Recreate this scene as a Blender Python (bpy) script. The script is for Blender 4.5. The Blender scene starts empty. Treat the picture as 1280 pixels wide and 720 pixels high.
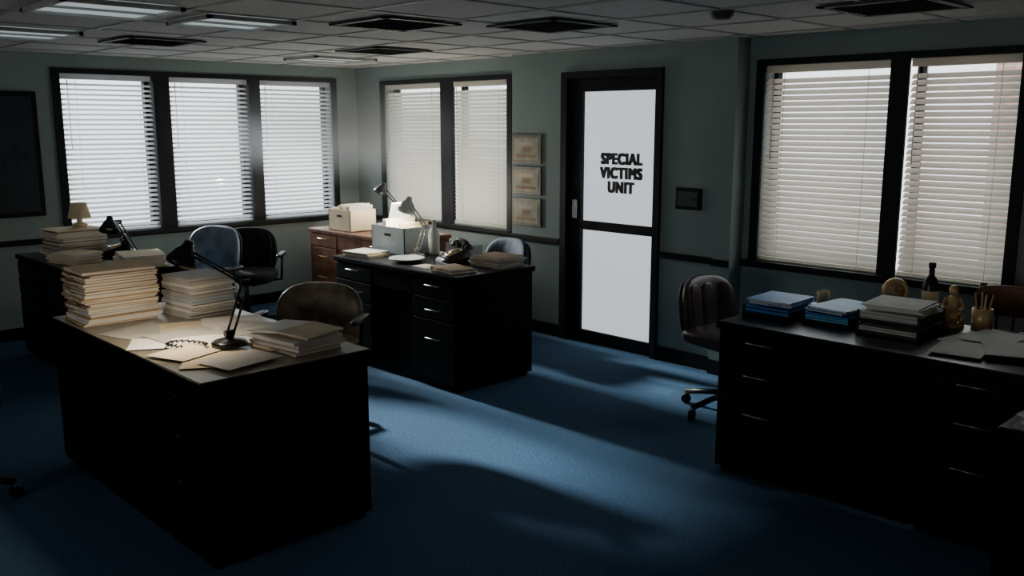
import bpy, bmesh, math, random
from mathutils import Matrix, Vector
random.seed(7)
R=math.radians
# ---------------------------------------------------------------- materials
def mat(name,col,rough=.6,metal=0,nscale=0,namt=.15,bump=0,emit=None,estr=0,col2=None,spec=None,transl=0):
    m=bpy.data.materials.new(name); m.use_nodes=True
    nt=m.node_tree; b=nt.nodes['Principled BSDF']
    b.inputs['Base Color'].default_value=(*col,1)
    b.inputs['Roughness'].default_value=rough; b.inputs['Metallic'].default_value=metal
    if spec is not None: b.inputs['Specular IOR Level'].default_value=spec
    if nscale:
        tc=nt.nodes.new('ShaderNodeTexCoord'); n=nt.nodes.new('ShaderNodeTexNoise')
        n.inputs['Scale'].default_value=nscale; n.inputs['Detail'].default_value=5
        nt.links.new(tc.outputs['Object'],n.inputs['Vector'])
        mx=nt.nodes.new('ShaderNodeMix'); mx.data_type='RGBA'
        c2=col2 or tuple(c*(1-namt*2) for c in col)
        mx.inputs['A'].default_value=(*col,1); mx.inputs['B'].default_value=(*c2,1)
        rp=nt.nodes.new('ShaderNodeMapRange'); rp.inputs['From Min'].default_value=.35; rp.inputs['From Max'].default_value=.65
        nt.links.new(n.outputs['Fac'],rp.inputs['Value']); nt.links.new(rp.outputs['Result'],mx.inputs['Factor'])
        nt.links.new(mx.outputs['Result'],b.inputs['Base Color'])
        if bump:
            bp=nt.nodes.new('ShaderNodeBump'); bp.inputs['Strength'].default_value=bump; bp.inputs['Distance'].default_value=.01
            nt.links.new(n.outputs['Fac'],bp.inputs['Height']); nt.links.new(bp.outputs['Normal'],b.inputs['Normal'])
    if emit:
        b.inputs['Emission Color'].default_value=(*emit,1); b.inputs['Emission Strength'].default_value=estr
    if transl:
        t=nt.nodes.new('ShaderNodeBsdfTranslucent'); t.inputs['Color'].default_value=(*col,1)
        ms=nt.nodes.new('ShaderNodeMixShader'); ms.inputs['Fac'].default_value=transl
        o=nt.nodes['Material Output']
        nt.links.new(b.outputs[0],ms.inputs[1]); nt.links.new(t.outputs[0],ms.inputs[2]); nt.links.new(ms.outputs[0],o.inputs['Surface'])
    return m
WALL=mat('wall_paint',(.250,.315,.300),.75,nscale=2.5,namt=.05,bump=.05)
CARPET=mat('carpet_blue',(.056,.118,.198),.95,nscale=60,namt=.12,bump=.3,spec=.1)
CEIL=mat('ceiling_tile',(.62,.63,.60),.9,nscale=70,namt=.08,bump=.3)
GRID=mat('ceiling_grid_metal',(.42,.43,.41),.6,nscale=5)
VENT=mat('vent_dark',(.06,.065,.065),.6,nscale=8)
TRIM=mat('trim_black',(.008,.009,.010),.5,nscale=6,spec=.2)
FRAME=mat('window_frame_dark',(.014,.017,.018),.5,nscale=6,spec=.2)
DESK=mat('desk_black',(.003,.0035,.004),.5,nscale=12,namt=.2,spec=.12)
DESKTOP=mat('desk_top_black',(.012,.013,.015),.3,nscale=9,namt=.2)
DESKTAN=mat('desk_top_tan',(.26,.225,.17),.28,nscale=9,namt=.15)
METAL=mat('handle_metal',(.55,.55,.54),.35,1,nscale=20)
BLKMET=mat('black_metal',(.012,.012,.013),.3,.3,nscale=20)
PLASTIC=mat('black_plastic',(.010,.010,.011),.4,nscale=20,spec=.25)
LEATH=mat('brown_leather',(.34,.24,.15),.32,nscale=8,namt=.40,bump=.3)
LEATHD=mat('dark_leather',(.05,.03,.028),.36,nscale=14,namt=.3,bump=.25)
BLUEC=mat('blue_grey_cloth',(.24,.31,.40),.4,nscale=10,namt=.25,bump=.3)
NAVY=mat('navy_cloth',(.02,.035,.06),.8,nscale=18,namt=.25,bump=.3)
BLKC=mat('black_cloth',(.010,.012,.016),.8,nscale=18,namt=.25,bump=.3,spec=.2)
WOOD=mat('wood_brown',(.26,.10,.05),.4,nscale=7,namt=.3)
PAPER=mat('paper_white',(.88,.84,.75),.8,nscale=9,namt=.05)
PAPERG=mat('paper_grey',(.58,.55,.48),.8,nscale=9,namt=.1)
CREAM=mat('paper_cream',(.82,.67,.44),.8,nscale=9,namt=.08)
MANILA=mat('folder_manila',(.62,.42,.20),.8,nscale=9,namt=.1)
TAN=mat('folder_tan',(.42,.27,.15),.8,nscale=9,namt=.1)
BLUE=mat('folder_blue',(.03,.27,.72),.5,nscale=9,namt=.1)
LBLUE=mat('folder_light_blue',(.20,.55,.85),.5,nscale=9,namt=.1)
CARD=mat('box_card_white',(.55,.6,.61),.8,nscale=8,namt=.08)
BRASS=mat('brass',(.85,.58,.28),.4,.4,nscale=12)
CERAM=mat('ceramic_white',(.70,.70,.67),.25,nscale=10,namt=.05)
GLOW=mat('lamp_glow',(.9,.8,.6),.6,emit=(1,.90,.72),estr=10,nscale=5)
SHADE=mat('lamp_shade_lit',(.8,.75,.65),.7,emit=(1,.93,.82),estr=2.6,nscale=8)
TROFF=mat('troffer_lens',(.6,.65,.65),.5,emit=(.80,.93,.97),estr=.36,nscale=12)
FROST_GLOW=mat('door_glass_glow',(.55,.6,.63),.35,emit=(.86,.93,1),estr=.80,nscale=1.2,namt=.05)  # frosted pane; its emission stands in for unseen corridor light
INK=mat('sign_ink',(.004,.004,.006),.5,nscale=20)
SLATW=mat('blind_slat_cool',(.78,.79,.81),.55,transl=.5,nscale=4,namt=.03)
SLATC=mat('blind_slat_cream',(.80,.77,.69),.55,transl=.6,nscale=4,namt=.03)
BOARD=mat('board_dark_blue',(.01,.018,.03),.5,nscale=5)
PICP=mat('picture_print',(.52,.47,.33),.6,nscale=9,namt=.3,col2=(.28,.27,.2))
PICF=mat('picture_frame',(.28,.25,.19),.5,nscale=9)
def brickmat():
    m=bpy.data.materials.new('exterior_brick'); m.use_nodes=True; nt=m.node_tree; b=nt.nodes['Principled BSDF']
    tc=nt.nodes.new('ShaderNodeTexCoord'); br=nt.nodes.new('ShaderNodeTexBrick'); mp=nt.nodes.new('ShaderNodeMapping'); mp.inputs['Rotation'].default_value=(R(90),0,0)
    br.inputs['Color1'].default_value=(.50,.27,.23,1); br.inputs['Color2'].default_value=(.40,.22,.19,1); br.inputs['Mortar'].default_value=(.5,.44,.42,1); br.inputs['Scale'].default_value=4
    nt.links.new(tc.outputs['Object'],mp.inputs[0]); nt.links.new(mp.outputs[0],br.inputs[0]); nt.links.new(br.outputs[0],b.inputs['Base Color']); return m
BRICK=brickmat()
def glassmat():
    m=bpy.data.materials.new('window_glass'); m.use_nodes=True; nt=m.node_tree; nt.nodes.clear()
    o=nt.nodes.new('ShaderNodeOutputMaterial'); t=nt.nodes.new('ShaderNodeBsdfTransparent'); g=nt.nodes.new('ShaderNodeBsdfGlossy'); g.inputs['Roughness'].default_value=.05
    ms=nt.nodes.new('ShaderNodeMixShader'); ms.inputs[0].default_value=.05
    t.inputs['Color'].default_value=(.93,.96,.96,1)
    nt.links.new(t.outputs[0],ms.inputs[1]); nt.links.new(g.outputs[0],ms.inputs[2]); nt.links.new(ms.outputs[0],o.inputs[0]); return m
GLASS=glassmat()
# ---------------------------------------------------------------- builder
class B:
    def __init__(s): s.bm=bmesh.new(); s.mats=[]
    def add(s,t,mt,M=None,smooth=False):
        if mt not in s.mats: s.mats.append(mt)
        i=s.mats.index(mt)
        if M is not None: bmesh.ops.transform(t,matrix=M,verts=t.verts)
        for f in t.faces: f.material_index=i; f.smooth=smooth
        me=bpy.data.meshes.new('tmp'); t.to_mesh(me); t.free(); s.bm.from_mesh(me); bpy.data.meshes.remove(me)
    def box(s,c,d,mt,rz=0,rx=0,ry=0,bev=0):
        t=bmesh.new(); bmesh.ops.create_cube(t,size=1); bmesh.ops.scale(t,vec=d,verts=t.verts)
        if bev: bmesh.ops.bevel(t,geom=list(t.edges),offset=bev,segments=2,affect='EDGES',profile=.6)
        s.add(t,mt,Matrix.Translation(c)@Matrix.Rotation(rz,4,'Z')@Matrix.Rotation(ry,4,'Y')@Matrix.Rotation(rx,4,'X'))
    def b2(s,x0,x1,y0,y1,z0,z1,mt,bev=0):
        s.box(((x0+x1)/2,(y0+y1)/2,(z0+z1)/2),(x1-x0,y1-y0,z1-z0),mt,bev=bev)
    def cyl(s,c,r,h,mt,r2=None,seg=24,M=None):
        t=bmesh.new(); bmesh.ops.create_cone(t,cap_ends=True,segments=seg,radius1=r,radius2=r if r2 is None else r2,depth=h)
        X=Matrix.Translation(c)
        if M is not None: X=X@M
        s.add(t,mt,X)
    def lathe(s,prof,c,mt,seg=24,M=None):
        t=bmesh.new(); rings=[]
        for r,z in prof:
            rings.append([t.verts.new((max(r,1e-4)*math.cos(2*math.pi*k/seg),max(r,1e-4)*math.sin(2*math.pi*k/seg),z)) for k in range(seg)])
        for a,b in zip(rings,rings[1:]):
            for k in range(seg): t.faces.new((a[k],a[(k+1)%seg],b[(k+1)%seg],b[k]))
        X=Matrix.Translation(c)
        if M is not None: X=X@M
        s.add(t,mt,X,True)
    def tube(s,pts,r,mt,seg=8):
        pts=[Vector(p) for p in pts]; t=bmesh.new(); rings=[]
        for i,p in enumerate(pts):
            d=(pts[min(i+1,len(pts)-1)]-pts[max(i-1,0)]).normalized()
            u=d.cross(Vector((0,0,1)));
            if u.length<.05: u=d.cross(Vector((1,0,0)))
            u.normalize(); v=d.cross(u)
            rings.append([t.verts.new(p+u*r*math.cos(2*math.pi*k/seg)+v*r*math.sin(2*math.pi*k/seg)) for k in range(seg)])
        for a,b in zip(rings,rings[1:]):
            for k in range(seg): t.faces.new((a[k],a[(k+1)%seg],b[(k+1)%seg],b[k]))
        t.faces.new(rings[0]); t.faces.new(rings[-1]); bmesh.ops.recalc_face_normals(t,faces=t.faces)
        s.add(t,mt,None,True)
    def cush(s,c,d,mt,p=4,bend=0,M=None,puff=0,seed=0,wr=0):
        t=bmesh.new(); bmesh.ops.create_cube(t,size=2); bmesh.ops.subdivide_edges(t,edges=list(t.edges),cuts=9,use_grid_fill=True)
        for v in t.verts:
            q=v.co; n=(abs(q.x)**p+abs(q.y)**p+abs(q.z)**p)**(1/p); q=q/n
            x,y,z=q.x*d[0]/2,q.y*d[1]/2,q.z*d[2]/2
            y-=bend*(q.x**2)
            if wr: y+=wr*math.sin(q.x*9+seed+q.z*4)*.5+wr*math.sin(q.z*13+q.x*3+seed)*.5
            v.co=(x,y,z)
        X=Matrix.Translation(c)
        if M is not None: X=X@M
        s.add(t,mt,X,True)
    def done(s,name,loc=(0,0,0),rz=0,parent=None):
        me=bpy.data.meshes.new(name); s.bm.to_mesh(me); s.bm.free()
        for m in s.mats: me.materials.append(m)
        o=bpy.data.objects.new(name,me); bpy.context.scene.collection.objects.link(o)
        o.location=loc; o.rotation_euler=(0,0,rz)
        if parent: o.parent=parent
        return o
# ---------------------------------------------------------------- room shell
H=2.25; XW=-7.8; YN=5.35; XE=3.0; YS=-4.0
b=B(); b.b2(XW-.2,XE+.2,YS-.2,YN+.2,-.1,0,CARPET); b.done('floor')
b=B(); b.b2(XW-.2,XE+.2,YS-.2,YN+.2,H,H+.1,CEIL); b.done('ceiling')
b=B()
x=XW+.35
while x<XE: b.b2(x-.012,x+.012,YS,YN,H-.006,H,GRID); x+=.61
y=YN-.25
while y>YS: b.b2(XW,XE,y-.012,y+.012,H-.0065,H,GRID); y-=.61
b.done('trim_1')
WP=[(2.53,3.275),(3.416,4.16),(4.275,5.05)]; WZ=(.81,2.10)
b=B()
b.b2(XW-.2,XW,YS-.2,2.53,0,H,WALL); b.b2(XW-.2,XW,5.05,YN+.2,0,H,WALL)
b.b2(XW-.2,XW,2.53,5.05,0,WZ[0],WALL); b.b2(XW-.2,XW,2.53,5.05,WZ[1],H,WALL)
b.b2(XW-.2,XW,3.275,3.416,WZ[0],WZ[1],FRAME); b.b2(XW-.2,XW,4.16,4.275,WZ[0],WZ[1],FRAME)
b.done('wall_west')
NZ=(.81,2.07)
b=B()
segs=[(XW,-7.31),(-5.58,-3.17),(-1.65,XE+.2)]
for a,c in segs: b.b2(a,c,YN,YN+.2,0,H,WALL)
for a,c in [(-7.31,-5.58),(-3.17,-1.65)]:
    b.b2(a,c,YN,YN+.2,0,NZ[0],WALL); b.b2(a,c,YN,YN+.2,NZ[1],H,WALL)
YD=5.25
b.b2(-5.43,-4.86,YD,YN,0,H,WALL); b.b2(-3.90,-3.29,YD,YN,0,H,WALL); b.b2(-4.86,-3.90,YD,YN,2.09,H,WALL)
b.b2(-3.42,-3.29,YD-.05,YD,0,H,WALL)
b.done('wall_north')
b=B(); b.b2(XE,XE+.2,YS,YN,0,H,WALL); b.done('wall_east')
b=B(); b.b2(XW,XE+.2,YS-.2,YS,0,H,WALL); b.done('wall_south')
b=B(); b.b2(XW,XW+.015,YS,YN,0,.1,TRIM); b.done('baseboard_west')
b=B(); b.b2(XW+.015,-5.43,YN-.015,YN,0,.1,TRIM); b.b2(-5.43,-4.87,YD-.015,YD,0,.1,TRIM); b.b2(-3.89,-3.42,YD-.015,YD,0,.1,TRIM)
b.b2(-3.42,-3.29,YD-.065,YD-.05,0,.1,TRIM); b.b2(-3.29,XE,YN-.015,YN,0,.1,TRIM); b.done('baseboard_north')
b=B(); b.b2(XW,XW+.03,YS,YN-.03,.755,.80,TRIM,.005); b.done('trim_2')
b=B(); b.b2(XW+.03,-5.43,YN-.03,YN,.755,.80,TRIM,.005); b.b2(-5.43,-4.87,YD-.03,YD,.755,.80,TRIM,.005); b.b2(-3.89,-3.42,YD-.03,YD,.755,.80,TRIM,.005)
b.b2(-3.42,-3.29,YD-.08,YD-.05,.755,.80,TRIM,.005); b.b2(-3.29,XE,YN-.03,YN,.755,.80,TRIM,.005); b.done('trim_3')
def window(name,axis,panes,z0,z1,plane,fw=.045):
    b=B()
    def q(a0,a1,n0,n1,z0_,z1_,mt):
        if axis=='W': b.b2(plane-n1,plane-n0,a0,a1,z0_,z1_,mt)
        else: b.b2(a0,a1,plane+n0,plane+n1,z0_,z1_,mt)
    A0=panes[0][0]; A1=panes[-1][1]
    q(A0-.06,A0,-.02,.0,z0-.01,z1+.04,FRAME); q(A1,A1+.06,-.02,.0,z0-.01,z1+.04,FRAME)
    q(A0,A1,-.02,0,z1,z1+.04,FRAME); q(A0-.08,A1+.08,-.06,0,z0-.04,z0-.005,FRAME)
    for (p0,p1),(r0,r1) in zip(panes,panes[1:]): q(p1,r0,-.02,0,z0-.005,z1,FRAME)
    for p0,p1 in panes:
        q(p0,p0+.03,.10,.16,z0,z1,FRAME); q(p1-.03,p1,.10,.16,z0,z1,FRAME)
        q(p0+.03,p1-.03,.10,.16,z0,z0+.04,FRAME); q(p0+.03,p1-.03,.10,.16,z1-.04,z1,FRAME)
        q(p0+.03,p1-.03,.128,.132,z0+.04,z1-.04,GLASS)
    b.done(name)
window('window_1','W',WP,WZ[0],WZ[1],XW)
NP1=[(-7.31,-6.45),(-6.29,-5.58)]; NP2=[(-3.17,-2.35),(-2.24,-1.65)]
window('window_2','N',NP1,NZ[0],NZ[1],YN)
window('window_3','N',NP2,NZ[0],NZ[1],YN)
def blind(axis,a0,a1,z0,z1,plane,tilt,mt,pitch=.040,sw=.046):
    b=B(); g=.004; a0+=g; a1-=g
    L=a1-a0
    t=bmesh.new(); n=int((z1-z0-.08)/pitch)
    for i in range(n):
        zc=z0+.045+i*pitch; tl=tilt+random.uniform(-.03,.03)
        prof=[]
        for k in (-1,-.33,.33,1):
            s=k*sw/2; h=.0035*(1-k*k)
            prof.append((s*math.cos(tl)-h*math.sin(tl), s*math.sin(tl)+h*math.cos(tl)))
        sag=random.uniform(-.0015,.0015)
        rows=[]
        for a in (0,L): rows.append([t.verts.new((a, n_, zc+z_+ (sag if a else 0))) for n_,z_ in prof])
        for k in range(3): t.faces.new((rows[0][k],rows[1][k],rows[1][k+1],rows[0][k+1]))
    b.add(t,mt,None,True)
    b.b2(0,L,-.022,.022,z1-.045,z1-.003,mt); b.b2(0,L,-.02,.02,z0+.004,z0+.022,mt)
    for f in (.16,.84): b.b2(L*f-.0015,L*f+.0015,-.026,-.024,z0+.02,z1-.04,mt)
    b.tube([(L*.07,-.030,z1-.05),(L*.07,-.031,z1-.6)],.004,mt,6)
    if axis=='N': return b.done('window_blind',(a0,plane+.024,0),0)
    return b.done('window_blind',(plane-.024,a0,0),R(90))
for p in WP: blind('W',p[0],p[1],WZ[0],WZ[1],XW,R(24),SLATW)
for p in NP1: blind('N',p[0],p[1],NZ[0],NZ[1],YN,R(44),SLATC,.034)
for p in NP2: blind('N',p[0],p[1],NZ[0],NZ[1],YN,R(41),SLATC,.036)
b=B(); b.b2(0,9,0,.4,-6,3.2,BRICK); b.b2(-.1,9.1,-.15,0,3.2,3.5,CARD)
for i in range(4):
    for z in (-.8,1.4): b.b2(1+2*i,2+2*i,-.03,0,z,z+1.3,FRAME); b.b2(.95+2*i,2.05+2*i,-.08,-.03,z-.12,z,CARD)
b.done('exterior_building',(-3.2,9.6,0))
# door
root=bpy.data.objects.new('door_1',None); bpy.context.scene.collection.objects.link(root)
b=B()
b.b2(-4.86,-4.80,YD-.03,YD+.09,0,2.09,FRAME); b.b2(-3.945,-3.90,YD-.03,YD+.09,0,2.09,FRAME); b.b2(-4.80,-3.945,YD-.03,YD+.09,2.04,2.09,FRAME)
b.done('door_frame',parent=root)
b=B()
b.b2(-4.795,-4.66,YD+.01,YD+.05,.01,2.035,TRIM); b.b2(-3.985,-3.95,YD+.01,YD+.05,.01,2.035,TRIM)
for z0,z1 in ((.01,.10),(.895,.965),(1.94,2.035)): b.b2(-4.66,-3.985,YD+.01,YD+.05,z0,z1,TRIM)
b.done('door_leaf',parent=root)
b=B(); b.b2(-4.66,-3.985,YD+.028,YD+.034,.10,.895,FROST_GLOW); b.b2(-4.66,-3.985,YD+.028,YD+.034,.965,1.94,FROST_GLOW); b.done('door_glass',parent=root)
b=B(); b.tube([(-4.73,YD+.01,.92),(-4.73,YD-.05,.93),(-4.73,YD-.05,1.17),(-4.73,YD+.01,1.18)],.010,BLKMET); b.b2(-4.755,-4.705,YD+.0,YD+.012,.98,1.12,METAL); b.done('door_handle',parent=root)
k=0
for dx in (-.010,-.005,0,.005,.010):
  for dz in (-.005,.005):
    cu=bpy.data.curves.new('sign_text','FONT'); cu.body='SPECIAL\nVICTIMS\nUNIT'; cu.align_x='CENTER'; cu.align_y='CENTER'; cu.size=.112; cu.extrude=.0004; cu.space_line=.94; cu.space_character=1.17
    cu.materials.append(INK); o=bpy.data.objects.new('sign_text',cu); o.location=(-4.295+dx,YD+.0264-.00008*k,1.335+dz); o.rotation_euler=(R(90),0,0); o.scale=(.84,1,1); bpy.context.scene.collection.objects.link(o); o.parent=root; k+=1
def vent(x,y,s=.52,k=0):
    b=B(); b.b2(-s/2,s/2,-s/2,-s/2+.04,-.009,0,VENT); b.b2(-s/2,s/2,s/2-.04,s/2,-.009,0,VENT); b.b2(-s/2,-s/2+.04,-s/2,s/2,-.009,0,VENT); b.b2(s/2-.04,s/2,-s/2,s/2,-.009,0,VENT)
    b.b2(-s/2+.04,s/2-.04,-s/2+.04,s/2-.04,-.002,0,VENT)
    for i in range(9):
        yy=-s/2+.065+i*(s-.13)/8; b.box((0,yy,-.007),(s-.08,.026,.002),VENT,rx=R(20))
    b.done('ceiling_vent',(x,y,H-.007))
for p in [(-4.15,3.12),(-3.61,3.80),(-6.14,2.60),(-5.70,4.17),(-1.92,4.35)]: vent(*p)
def troffer(x,y,sx=.56,sy=.9):
    b=B(); t=.025
    b.b2(-sx/2,sx/2,-sy/2,-sy/2+t,-.02,0,GRID); b.b2(-sx/2,sx/2,sy/2-t,sy/2,-.02,0,GRID); b.b2(-sx/2,-sx/2+t,-sy/2,sy/2,-.02,0,GRID); b.b2(sx/2-t,sx/2,-sy/2,sy/2,-.02,0,GRID)
    b.b2(-.01,.01,-sy/2+t,sy/2-t,-.018,0,GRID)
    b.b2(-sx/2+t,sx/2-t,-sy/2+t,sy/2-t,-.008,0,TROFF)
    b.done('ceiling_light_panel',(x,y,H-.007))
for p in [(-6.1,1.65,.56,.8),(-4.55,1.70,.56,.56),(-4.68,2.42,.5,.5),(-6.7,4.35,.5,.6),(-2.0,-1.5,.56,1.1)]: troffer(*p)  # last panel is out of view, added for interior fill
b=B(); b.lathe([(0,-.035),(.04,-.035),(.055,-.02),(.06,0)],(0,0,0),VENT); b.done('smoke_detector',(-2.6,3.95,H-.007))
def picture(z,k):
    b=B(); b.b2(-.165,.165,-.02,0,-.115,.115,PICF,.004); b.b2(-.14,.14,-.022,-.019,-.09,.09,PICP)
    random.seed(k)
    b.b2(-.11,.11,-.0235,-.021,-.065,-.045,TAN); b.b2(-.08,.08,-.0235,-.021,.03,.06,CREAM if k%2 else PAPERG); b.b2(-.04,.05,-.0235,-.021,-.02,.015,TAN)
    b.done('framed_picture',(-5.245,YD,z))
for i,z in enumerate((1.50,1.245,.99)): picture(z,i)
b=B(); b.b2(-.105,.105,-.02,0,-.075,.075,TRIM,.006); b.b2(-.08,.08,-.024,-.018,-.05,.05,VENT); b.cyl((.05,-.028,0),.012,.012,VENT,M=Matrix.Rotation(R(90),4,'X')); b.done('wall_control_plate',(-3.66,YD,1.19))
b=B(); b.b2(0,.03,1.35,2.34,.98,1.95,TRIM,.005); b.b2(.028,.034,1.39,2.30,1.02,1.91,BOARD)
for i in range(5): b.b2(.034,.036,1.45+.17*i,1.57+.17*i,1.3+.06*(i%3),1.5+.06*(i%3),NAVY)
b.done('notice_board',(XW+.002,0,0))
# ---------------------------------------------------------------- desks
DZ=.76
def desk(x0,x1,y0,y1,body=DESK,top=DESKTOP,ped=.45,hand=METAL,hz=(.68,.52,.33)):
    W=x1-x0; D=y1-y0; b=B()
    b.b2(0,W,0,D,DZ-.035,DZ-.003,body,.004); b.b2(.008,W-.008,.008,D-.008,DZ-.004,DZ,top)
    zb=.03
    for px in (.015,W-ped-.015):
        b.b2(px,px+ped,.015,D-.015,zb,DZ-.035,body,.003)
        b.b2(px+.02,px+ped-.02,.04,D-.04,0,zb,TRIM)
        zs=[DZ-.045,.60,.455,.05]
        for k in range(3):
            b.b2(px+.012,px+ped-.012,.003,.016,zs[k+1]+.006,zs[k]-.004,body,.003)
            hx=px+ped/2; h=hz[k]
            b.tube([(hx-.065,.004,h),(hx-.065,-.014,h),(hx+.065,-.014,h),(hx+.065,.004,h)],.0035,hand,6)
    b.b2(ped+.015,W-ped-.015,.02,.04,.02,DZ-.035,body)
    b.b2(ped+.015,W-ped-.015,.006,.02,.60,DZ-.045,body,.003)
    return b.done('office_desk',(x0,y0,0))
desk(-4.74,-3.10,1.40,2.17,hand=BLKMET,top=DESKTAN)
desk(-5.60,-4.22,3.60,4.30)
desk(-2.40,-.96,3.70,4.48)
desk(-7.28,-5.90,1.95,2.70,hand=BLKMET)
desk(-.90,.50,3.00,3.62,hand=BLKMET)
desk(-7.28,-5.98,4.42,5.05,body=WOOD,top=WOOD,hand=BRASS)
# ---------------------------------------------------------------- chairs
def chair(x,y,rz,mt,arms=True,zt=.90,name='office_chair',back=.47,lob=True):
    b=B()
    for k in range(5):
        a=R(90+72*k+15); ca,sa=math.cos(a),math.sin(a)
        b.tube([(0.02*ca,.02*sa,.115),(.15*ca,.15*sa,.10),(.29*ca,.29*sa,.075)],.018,PLASTIC)
        b.cyl((.29*ca,.29*sa,.03),.03,.035,PLASTIC,seg=14,M=Matrix.Rotation(a+.6,4,'Z')@Matrix.Rotation(R(90),4,'X'))
        b.cyl((.29*ca,.29*sa,.06),.010,.03,METAL,seg=8)
    b.cyl((0,0,.13),.035,.08,PLASTIC); b.cyl((0,0,.27),.022,.28,BLKMET)
    b.box((0,0,.405),(.22,.2,.03),PLASTIC,bev=.005)
    b.cush((0,-.01,.465),(.50,.48,.11),mt,p=4)
    b.cush((0,.235,zt-.21),(back,.10,.42),mt,p=2.8,bend=.06,M=Matrix.Rotation(R(-8),4,'X'))
    if lob:
        for s in (-1,0,1): b.cush((s*back*.28,.190-.015*abs(s),zt-.20),(back*.28,.03,.32),mt,p=3,M=Matrix.Rotation(R(-8),4,'X')@Matrix.Rotation(R(-14)*s,4,'Z'))
    b.cush((0,.275,zt-.21),(back-.02,.05,.38),PLASTIC,p=3,bend=.05,M=Matrix.Rotation(R(-8),4,'X'))
    b.tube([(0,.10,.40),(0,.26,.42),(0,.30,.5),(0,.30,.66)],.02,PLASTIC)
    if arms:
        for s in (-1,1):
            b.tube([(s*.18,.02,.42),(s*.29,.02,.43),(s*.30,.03,.62)],.014,PLASTIC)
            b.cush((s*.30,.0,.64),(.055,.27,.035),PLASTIC,p=3)
    return b.done(name,(x,y,0),rz)
chair(-4.32,2.60,R(38),LEATH,zt=.80,back=.52,lob=False)
chair(-6.48,2.98,R(25),BLUEC,zt=.93,lob=False)
chair(-6.85,3.55,R(50),BLKC,zt=.84)
chair(-5.08,4.66,R(0),NAVY,zt=.82,lob=False)
chair(-2.84,4.55,R(80),LEATHD,zt=.80,arms=False,back=.43)
chair(-4.60,.86,R(165),BLKC,zt=.80,lob=False)
b=B()
for sx in (-.2,.2):
    b.box((sx,-.2,.22),(.035,.035,.44),WOOD,bev=.004); b.tube([(sx,.2,0),(sx,.2,.45),(sx,.25,.88)],.019,WOOD)
b.box((0,0,.45),(.46,.46,.035),WOOD,bev=.01)
b.cush((0,.235,.80),(.44,.03,.16),WOOD,p=5,bend=.02)
for k in range(4): b.tube([(-.12+.08*k,.205,.46),(-.12+.08*k,.235,.74)],.009,WOOD)
b.box((0,-.2,.2),(.38,.02,.02),WOOD); b.box((-.2,0,.16),(.02,.38,.02),WOOD); b.box((.2,0,.16),(.02,.38,.02),WOOD)
b.done('wooden_chair',(-1.42,4.80,0),R(5))
# ---------------------------------------------------------------- desk items
def stack(name,x,y,z,w,d,h,mats,rz=0,seed=0,th=(.006,.018),jit=.012):
    random.seed(seed); b=B(); zz=0
    while zz<h:
        t=random.uniform(*th); m=random.choice(mats); ww=w*random.uniform(.9,1); dd=d*random.uniform(.9,1)
        c=(random.uniform(-jit,jit),random.uniform(-jit,jit),zz+t/2); r=random.uniform(-.05,.05)
        if m in (MANILA,TAN,BLUE,LBLUE,CREAM) and t>.008:
            b.box(c,(ww-.01,dd-.01,t-.003),PAPER,rz=r)
            b.box((c[0],c[1],zz+.0012),(ww,dd,.0016),m,rz=r); b.box((c[0],c[1],zz+t-.0012),(ww,dd,.0016),m,rz=r)
            b.box((c[0]-ww/2+.001,c[1],zz+t/2),(.0016,dd,t-.001),m,rz=0)
            b.box((c[0]+random.uniform(-.08,.08),c[1]-dd/2-.004,zz+t-.0012),(.07,.015,.0014),m,rz=r)
        else: b.box(c,(ww,dd,t*.92),m,rz=r)
        zz+=t
    return b.done(name,(x,y,z),rz)
def sheets(name,x0,x1,y0,y1,z,n,mats,seed=0,size=(.21,.29)):
    random.seed(seed); b=B()
    for i in range(n):
        b.box((random.uniform(x0,x1)-x0,random.uniform(y0,y1)-y0,.0008+i*.0014),(size[0],size[1],.0009),random.choice(mats),rz=random.uniform(-1.3,1.3))
    return b.done(name,(x0,y0,z))
e=.0005
stack('file_folder_stack',-4.50,1.62,DZ+e,.30,.36,.25,[MANILA,MANILA,MANILA,PAPER,CREAM,CREAM,TAN,PAPERG],0,3)
stack('paper_stack',-4.34,1.99,DZ+e,.27,.26,.19,[PAPERG,PAPERG,PAPER,CARD],.12,4)
stack('file_folder_stack',-3.36,1.96,DZ+e,.34,.26,.055,[CREAM,MANILA,PAPER],.1,9,th=(.012,.02))
b=B()
for i,(px,py,w_,h_,r_,m_) in enumerate([(-4.12,1.60,.22,.30,.3,PAPERG),(-3.95,1.78,.30,.42,1.2,CREAM),(-4.02,2.00,.21,.28,-.4,PAPER),(-3.80,1.58,.22,.30,-.5,PAPER),(-3.40,1.60,.22,.30,1.0,CREAM),(-3.72,1.86,.24,.32,.9,PAPER),(-3.88,1.70,.21,.29,.1,PAPERG),(-3.66,1.68,.22,.30,1.3,PAPER),(-3.56,1.58,.21,.28,.35,CREAM),(-3.80,1.95,.21,.28,.6,PAPERG),(-3.28,1.66,.20,.27,.2,PAPER)]):
    b.box((px,py,.0008+i*.0012),(w_,h_,.0009),m_,rz=r_)
b.done('loose_papers',(0,0,DZ+e))
b=B(); b.box((-.08,0,.006),(.17,.23,.010),PAPER,ry=R(-3),bev=.002); b.box((.09,0,.006),(.17,.23,.010),CREAM,ry=R(4),bev=.002)
b.done('open_notebook',(-3.37,1.96,DZ+.072),.3)
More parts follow.
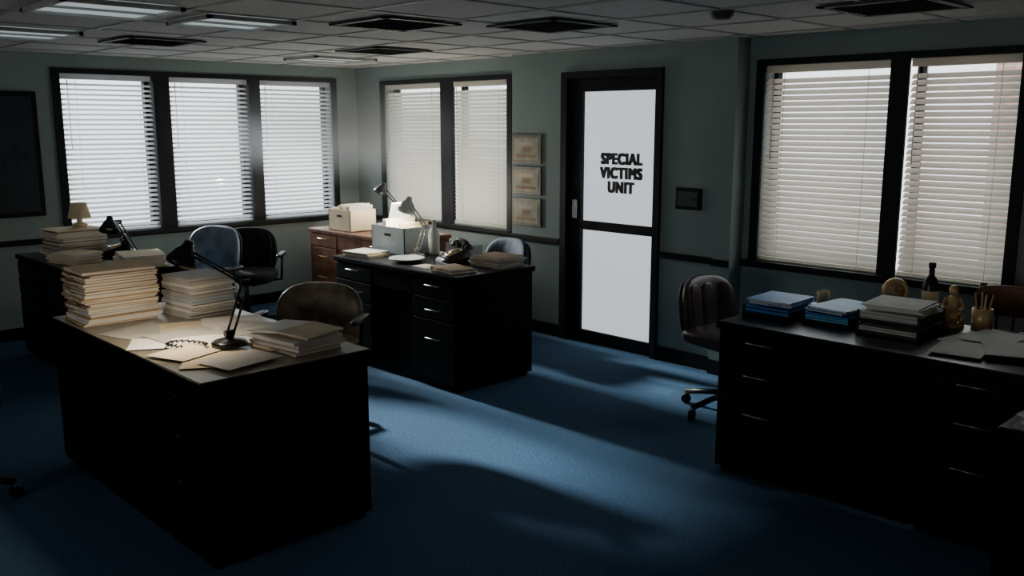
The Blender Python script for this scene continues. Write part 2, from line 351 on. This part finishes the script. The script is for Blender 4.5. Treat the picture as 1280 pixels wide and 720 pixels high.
def arclamp(bx,by,z,el,hd,name='desk_lamp',light=0,mt=BLKMET,base=.075):
    b=B(); el=Vector(el)-Vector((bx,by,z)); hd=Vector(hd)-Vector((bx,by,z))
    b.lathe([(0,0),(base,0),(base,.012),(base*.85,.02),(.02,.026),(0.012,.04),(0,.04)],(0,0,0),mt)
    dx=Vector((.010,.010,0))
    for s in (-1,1):
        b.tube([Vector((0,0,.035))+dx*s,el+dx*s],.0055,mt); b.tube([el+dx*s,hd+dx*s],.0055,mt)
    b.cyl(el,.016,.04,mt,M=Matrix.Rotation(R(90),4,'X')); b.cyl((0,0,.05),.014,.04,mt,M=Matrix.Rotation(R(90),4,'X'))
    b.tube([el*.75+dx*.1,el+(hd-el)*.25],.003,METAL)
    out=(hd-el); out.z=0; out.normalize(); ax=(Vector((0,0,-1))+out*.45).normalized()
    M=(-ax).to_track_quat('Z','Y').to_matrix().to_4x4()
    b.lathe([(0,.055),(.018,.055),(.024,.03),(.04,.01),(.062,-.03),(.066,-.05),(.060,-.048),(.036,.006),(.0,.02)],hd+out*.02,mt,M=M)
    b.lathe([(0,.01),(.018,0),(.026,-.02),(.02,-.038),(0,-.045)],hd+out*.02,GLOW if light else CERAM,M=M)
    o=b.done(name,(bx,by,z))
    if light:
        L=bpy.data.lights.new('bulb','SPOT'); L.energy=light; L.color=(1,.86,.66); L.spot_size=R(165); L.spot_blend=.9; L.shadow_soft_size=.03
        lo=bpy.data.objects.new('bulb',L); bpy.context.scene.collection.objects.link(lo); lo.parent=o; lo.location=hd+out*.02+ax*.07; lo.rotation_euler=ax.to_track_quat('-Z','Y').to_euler()
    return o
arclamp(-3.53,1.74,DZ+.015,(-3.48,1.80,1.04),(-3.64,1.64,1.17),light=12)
b=B(); pts=[]
for i in range(90):
    a=i*1.1; t_=i*.055; pts.append((.09*math.cos(t_)+.007*math.cos(a),.045*math.sin(t_)+.007*math.sin(a),.008+.004*math.sin(a*1.0+1)))
b.tube(pts,.003,BLKMET,6); b.done('coiled_cord',(-3.64,1.60,DZ+.015),.5)
stack('paper_stack',-6.93,2.26,DZ+e,.30,.36,.19,[PAPER,CREAM,PAPERG,TAN],.1,11)
b=B(); b.lathe([(0,0),(.05,0),(.055,.01),(.02,.03),(.02,.06),(.08,.06),(.055,.17),(.052,.17),(.075,.065)],(0,0,0),CREAM); b.done('table_lamp',(-7.0,2.33,DZ+.20))
stack('paper_stack',-6.55,2.12,DZ+e,.30,.24,.06,[PAPER,PAPERG,CREAM],.3,12)
stack('paper_stack',-6.15,2.42,DZ+e,.34,.28,.07,[PAPER,PAPER,CREAM],-.2,13)
arclamp(-6.40,2.50,DZ+.001,(-6.50,2.42,1.02),(-6.32,2.30,1.03))
def phone(x,y,z,rz,mt=PLASTIC):
    b=B(); t=bmesh.new()
    bt=[(-.11,-.12,0),(.11,-.12,0),(.11,.10,0),(-.11,.10,0)]; tp=[(-.09,-.09,.045),(.09,-.09,.045),(.08,.07,.10),(-.08,.07,.10)]
    vs=[t.verts.new(v) for v in bt+tp]
    for f in ((3,2,1,0),(4,5,6,7),(0,1,5,4),(1,2,6,5),(2,3,7,6),(3,0,4,7)): t.faces.new([vs[i] for i in f])
    bmesh.ops.bevel(t,geom=list(t.edges),offset=.012,segments=3,affect='EDGES'); b.add(t,mt,None,True)
    M=Matrix.Rotation(R(19),4,'X')
    b.lathe([(0,.014),(.02,.014),(.022,.008),(.055,.008),(.06,0)],(0,-.02,.068),BRASS,M=M)
    for k in range(10):
        a=R(30+30*k); p=M@Vector((.042*math.cos(a),.042*math.sin(a),.011)); b.cyl(p+Vector((0,-.02,.068)),.008,.003,mt,seg=10,M=M)
    b.tube([(-.10,.05,.125),(-.06,.05,.145),(0,.05,.15),(.06,.05,.145),(.10,.05,.125)],.014,mt,10)
    for s in (-1,1): b.lathe([(0,-.02),(.03,-.02),(.032,-.008),(.018,.012),(0,.014)],(s*.105,.05,.118),mt); b.box((s*.05,.05,.108),(.02,.04,.04),mt,bev=.004)
    b.done('rotary_telephone',(x,y,z),rz)
phone(-6.62,2.45,DZ+.001,R(-20))
def filebox(name,x,y,z,w,d,h,mt,rz=0,papers=True):
    b=B(); t=.006
    b.b2(-w/2,w/2,-d/2,d/2,0,t,mt); b.b2(-w/2,w/2,-d/2,-d/2+t,0,h,mt); b.b2(-w/2,w/2,d/2-t,d/2,0,h,mt); b.b2(-w/2,-w/2+t,-d/2,d/2,0,h,mt); b.b2(w/2-t,w/2,-d/2,d/2,0,h,mt)
    b.b2(-.04,.04,-d/2-.001,-d/2+.001,h*.65,h*.75,TRIM)
    if papers:
        random.seed(int(abs(x*100)))
        for i in range(9): b.box((-w/2+.04+i*(w-.08)/8,0,h*.5+random.uniform(.0,.06)),(.006,d-.03,h*.95),random.choice([PAPER,CREAM,PAPERG]),ry=random.uniform(-.08,.08))
    b.done(name,(x,y,z),rz)
filebox('cardboard_box',-6.85,4.62,DZ+.001,.34,.28,.19,CREAM)
arclamp(-6.52,4.90,DZ+.001,(-6.60,4.92,1.0),(-6.66,4.84,1.13),light=3)
b=B(); b.lathe([(0,0),(.06,0),(.06,.012),(.012,.02),(.012,.12),(.10,.12),(.065,.27),(.06,.27),(.095,.125)],(0,0,0),SHADE); b.done('table_lamp',(-6.28,4.72,DZ+.001))
L=bpy.data.lights.new('table_bulb','POINT'); L.energy=20; L.color=(1,.93,.82); L.shadow_soft_size=.03; lo=bpy.data.objects.new('table_bulb',L); bpy.context.scene.collection.objects.link(lo); lo.location=(-6.28,4.72,DZ+.31)
stack('paper_stack',-6.18,4.56,DZ+e,.24,.18,.05,[PAPER,CREAM],.1,15)
filebox('cardboard_box',-5.38,4.08,DZ+.001,.40,.30,.20,CARD)
b=B(); b.lathe([(0,0),(.04,0),(.042,.02),(.042,.15),(.03,.18),(.014,.20),(.014,.235),(.018,.24),(.018,.255),(0,.256)],(0,0,0),CERAM); b.done('thermos_bottle',(-5.10,4.14,DZ+.001))
arclamp(-5.10,3.98,DZ+.001,(-5.02,4.0,.98),(-5.2,4.0,1.13),light=16,mt=CERAM,base=.06)
stack('paper_stack',-5.42,3.76,DZ+e,.28,.22,.03,[PAPER,CREAM,PAPERG],.1,17)
b=B(); b.lathe([(0,.004),(.05,0),(.09,.008),(.125,.022),(.128,.026),(.12,.025),(.085,.013),(0,.009)],(0,0,0),CERAM); b.done('plate',(-4.98,3.80,DZ+.001))
phone(-4.72,4.02,DZ+.001,R(-15),mt=LEATHD)
filebox('paper_tray',-4.84,4.20,DZ+.001,.26,.12,.10,CARD,papers=False)
stack('file_folder_stack',-4.40,4.12,DZ+e,.28,.28,.06,[TAN,MANILA,PAPERG],.1,19)
stack('file_folder_stack',-4.44,3.75,DZ+e,.28,.2,.02,[TAN,MANILA],-.15,20)
sheets('loose_papers',-4.72,-4.66,3.72,3.76,DZ+e,2,[CREAM,PAPERG],21,(.16,.12))
def tray(x,y,z,w,d,n,fill,rz=0):
    b=B()
    for k in range(n):
        zz=k*.055
        b.b2(-w/2,w/2,-d/2,d/2,zz,zz+.004,PLASTIC); b.b2(-w/2,-w/2+.004,-d/2,d/2,zz,zz+.045,PLASTIC); b.b2(w/2-.004,w/2,-d/2,d/2,zz,zz+.045,PLASTIC); b.b2(-w/2,w/2,d/2-.004,d/2,zz,zz+.045,PLASTIC)
        b.b2(-w/2,w/2,-d/2,-d/2+.004,zz,zz+.018,PLASTIC)
        random.seed(k+int(abs(x)*50))
        hgt=.03 if k<n-1 else .045
        q=0
        while q<hgt:
            b.box((0,0,zz+.007+q),(w-.02,d-.02,.005),random.choice(fill),rz=random.uniform(-.03,.03)); q+=.0065
    for sx in (-1,1):
        for sy in (-1,1): b.box((sx*(w/2-.006),sy*(d/2-.006),n*.055/2),(.008,.008,n*.055),PLASTIC)
    b.done('letter_tray',(x,y,z),rz)
tray(-2.255,4.06,DZ+.001,.26,.30,1,[BLUE,BLUE,NAVY],0)
tray(-1.975,4.14,DZ+.001,.24,.34,1,[LBLUE,BLUE,LBLUE],0)
tray(-1.675,4.10,DZ+.001,.28,.32,2,[PAPER,PAPER,CARD],.03)
stack('blue_binder_stack',-2.255,4.06,DZ+.057,.24,.27,.03,[BLUE],.05,31,th=(.01,.016))
stack('blue_binder_stack',-1.975,4.14,DZ+.057,.22,.30,.02,[LBLUE],-.05,32,th=(.01,.016))
stack('paper_stack',-1.675,4.10,DZ+.112,.25,.28,.02,[PAPER],.08,33,th=(.004,.006))
b=B(); b.lathe([(0,.0),(.028,0),(.033,.085),(.031,.085),(.026,.006),(0,.006)],(0,0,0),CREAM); b.done('paper_cup',(-2.20,4.38,DZ+.001))
b=B(); b.lathe([(0,0),(.035,0),(.037,.01),(.037,.17),(.030,.20),(.013,.225),(.013,.26),(.017,.262),(.017,.285),(0,.286)],(0,0,0),BLKMET); b.lathe([(.0375,.05),(.0378,.05),(.0378,.15),(.0375,.15)],(0,0,0),CREAM); b.done('glass_bottle',(-1.68,4.43,DZ+.001))
b=B(); b.lathe([(0,0),(.05,0),(.05,.012),(.02,.03),(.014,.06),(.03,.075)],(0,0,0),BRASS)
M=Matrix.Rotation(R(90),4,'X')
b.lathe([(0,-.02),(.05,-.02),(.062,-.012),(.062,.012),(.05,.022),(.045,.018),(0,.018)],(0,0,.13),BRASS,M=M); b.lathe([(0,.0195),(.044,.0195),(.044,.018)],(0,0,.13),TAN,M=M)
b.box((0,-.021,.145),(.003,.002,.028),TRIM); b.box((.01,-.021,.13),(.02,.002,.003),TRIM); b.done('table_clock',(-1.84,4.41,DZ+.001),.5)
# seated brass figurine
b=B(); b.lathe([(0,0),(.055,0),(.055,.015),(.045,.022),(0,.022)],(0,0,0),BRASS)
b.cush((0,.005,.05),(.085,.075,.06),BRASS,p=2.4); b.cush((0,.01,.10),(.062,.045,.10),BRASS,p=2.3); b.cush((0,.0,.175),(.042,.044,.052),BRASS,p=2)
b.lathe([(.010,0),(.009,.03)],(0,.003,.135),BRASS)
for s in (-1,1):
    b.tube([(s*.027,.01,.135),(s*.043,-.005,.10),(s*.022,-.035,.085)],.010,BRASS); b.tube([(s*.02,.0,.05),(s*.035,-.045,.06),(s*.03,-.045,.024)],.013,BRASS)
b.done('brass_figurine',(-1.55,4.37,DZ+.001),R(35))
b=B(); b.lathe([(0,0),(.045,0),(.045,.1),(.04,.1),(.04,.01),(0,.01)],(0,0,0),BRASS)
for k in range(6):
    a=k*1.05; b.tube([(.01*math.cos(a),.01*math.sin(a),.02),(.04*math.cos(a),.04*math.sin(a),.17)],.004,[MANILA,PLASTIC,CREAM][k%3],6)
b.done('pencil_cup',(-1.43,4.41,DZ+.001))
b=B()
for i,(px,py,r_,m_) in enumerate([(-1.37,4.08,.1,PAPERG),(-1.24,4.16,-.5,PAPER),(-1.36,4.15,-.2,PAPER),(-1.34,3.92,.12,PAPER),(-1.15,4.28,.1,PAPERG),(-1.30,4.20,-.1,PAPER),(-1.18,4.00,.4,PAPER)]):
    b.box((px,py,.001+i*.004),(.20,.27,.003),m_,rz=r_)
b.done('loose_papers',(0,0,DZ+e))
b=B()
for i,(px,py,r_,m_) in enumerate([(-.77,3.17,.1,PAPERG),(-.66,3.28,-.4,PAPER),(-.55,3.2,.7,PAPER),(-.76,3.24,-.1,PAPER),(-.75,3.16,.15,PAPER)]):
    b.box((px,py,.001+i*.006),(.21,.28,.005),m_,rz=r_)
b.done('loose_papers',(0,0,DZ+e))
# ---------------------------------------------------------------- lights
el=R(21)
d=Vector((math.cos(el),.03,-math.sin(el)))
S=bpy.data.lights.new('sun','SUN'); S.energy=18; S.angle=R(5); S.color=(.96,.98,1)
so=bpy.data.objects.new('sun',S); so.rotation_euler=d.to_track_quat('-Z','Y').to_euler(); so.location=(-12,3,5); bpy.context.scene.collection.objects.link(so)
def fill_light(name,loc,tgt,sx,sz,en):  # added area light brightening the room from out of view
    L=bpy.data.lights.new(name,'AREA'); L.shape='RECTANGLE'; L.size=sx; L.size_y=sz; L.energy=en; L.color=(1,.98,.95)
    o=bpy.data.objects.new(name,L); bpy.context.scene.collection.objects.link(o); o.location=loc
    o.rotation_euler=(Vector(tgt)).to_track_quat('-Z','Z').to_euler()
fill_light('fill_south',(-2.6,YS+.30,1.45),(0.10,1,.3),3.0,1.2,33)
fill_light('fill_east',(XE-.06,1.5,1.45),(-1,0,.2),3.0,1.2,5)
b=B()
for x0,x1,z0,z1 in ((-4.2,-4.1,.8,2.1),(-1.1,-1.0,.8,2.1),(-4.1,-1.1,.8,.85),(-4.1,-1.1,2.05,2.1)): b.b2(x0,x1,YS,YS+.04,z0,z1,FRAME)
b.done('fill_frame_south')  # frame added around the south fill light, wall behind is solid
b=B()
for x0,x1,z0,z1 in ((-.1,0,.8,2.1),(3.0,3.1,.8,2.1),(0,3.0,.8,.85),(0,3.0,2.05,2.1)): b.b2(XE-.04,XE,x0,x1,z0,z1,FRAME)
b.done('fill_frame_east')  # frame added around the east fill light, no opening in the wall
w=bpy.data.worlds.new('world'); bpy.context.scene.world=w; w.use_nodes=True; nt=w.node_tree; bg=nt.nodes['Background']
tc=nt.nodes.new('ShaderNodeTexCoord'); sp=nt.nodes.new('ShaderNodeSeparateXYZ'); cr=nt.nodes.new('ShaderNodeValToRGB'); mr=nt.nodes.new('ShaderNodeMapRange')
mr.inputs['From Min'].default_value=-.4; mr.inputs['From Max'].default_value=.5
nt.links.new(tc.outputs['Generated'],sp.inputs[0]); nt.links.new(sp.outputs['Z'],mr.inputs['Value']); nt.links.new(mr.outputs[0],cr.inputs[0]); nt.links.new(cr.outputs[0],bg.inputs['Color'])
cr.color_ramp.elements[0].color=(.44,.43,.44,1); cr.color_ramp.elements[1].color=(.95,.96,1,1)
bg.inputs['Strength'].default_value=4.2
# sunlit dust haze near the corner windows
m=bpy.data.materials.new('dust_haze'); m.use_nodes=True; nt=m.node_tree; nt.nodes.clear()
o=nt.nodes.new('ShaderNodeOutputMaterial'); v=nt.nodes.new('ShaderNodeVolumeScatter'); v.inputs['Anisotropy'].default_value=.3; v.inputs['Color'].default_value=(.97,.98,1,1)
tc=nt.nodes.new('ShaderNodeTexCoord'); ln=nt.nodes.new('ShaderNodeVectorMath'); ln.operation='LENGTH'; mr=nt.nodes.new('ShaderNodeMapRange'); mr.interpolation_type='SMOOTHSTEP'
mr.inputs['From Min'].default_value=.1; mr.inputs['From Max'].default_value=.98; mr.inputs['To Min'].default_value=.40; mr.inputs['To Max'].default_value=0
nt.links.new(tc.outputs['Object'],ln.inputs[0]); nt.links.new(ln.outputs['Value'],mr.inputs['Value']); nt.links.new(mr.outputs[0],v.inputs['Density'])
nt.links.new(v.outputs[0],o.inputs['Volume'])
t=bmesh.new(); bmesh.ops.create_icosphere(t,subdivisions=4,radius=1)
b=B(); b.add(t,m,None,True); ho=b.done('dust_haze',(-6.3,4.0,1.69)); ho.scale=(1.42,1.26,.52)
# ---------------------------------------------------------------- camera
c=bpy.data.cameras.new('camera'); co=bpy.data.objects.new('camera',c); bpy.context.scene.collection.objects.link(co)
co.location=(0,0,1.7); co.rotation_euler=(R(90-10.28),0,R(45.97)); c.sensor_width=36; c.lens=1130/1280*36; c.clip_start=.05
bpy.context.scene.camera=co
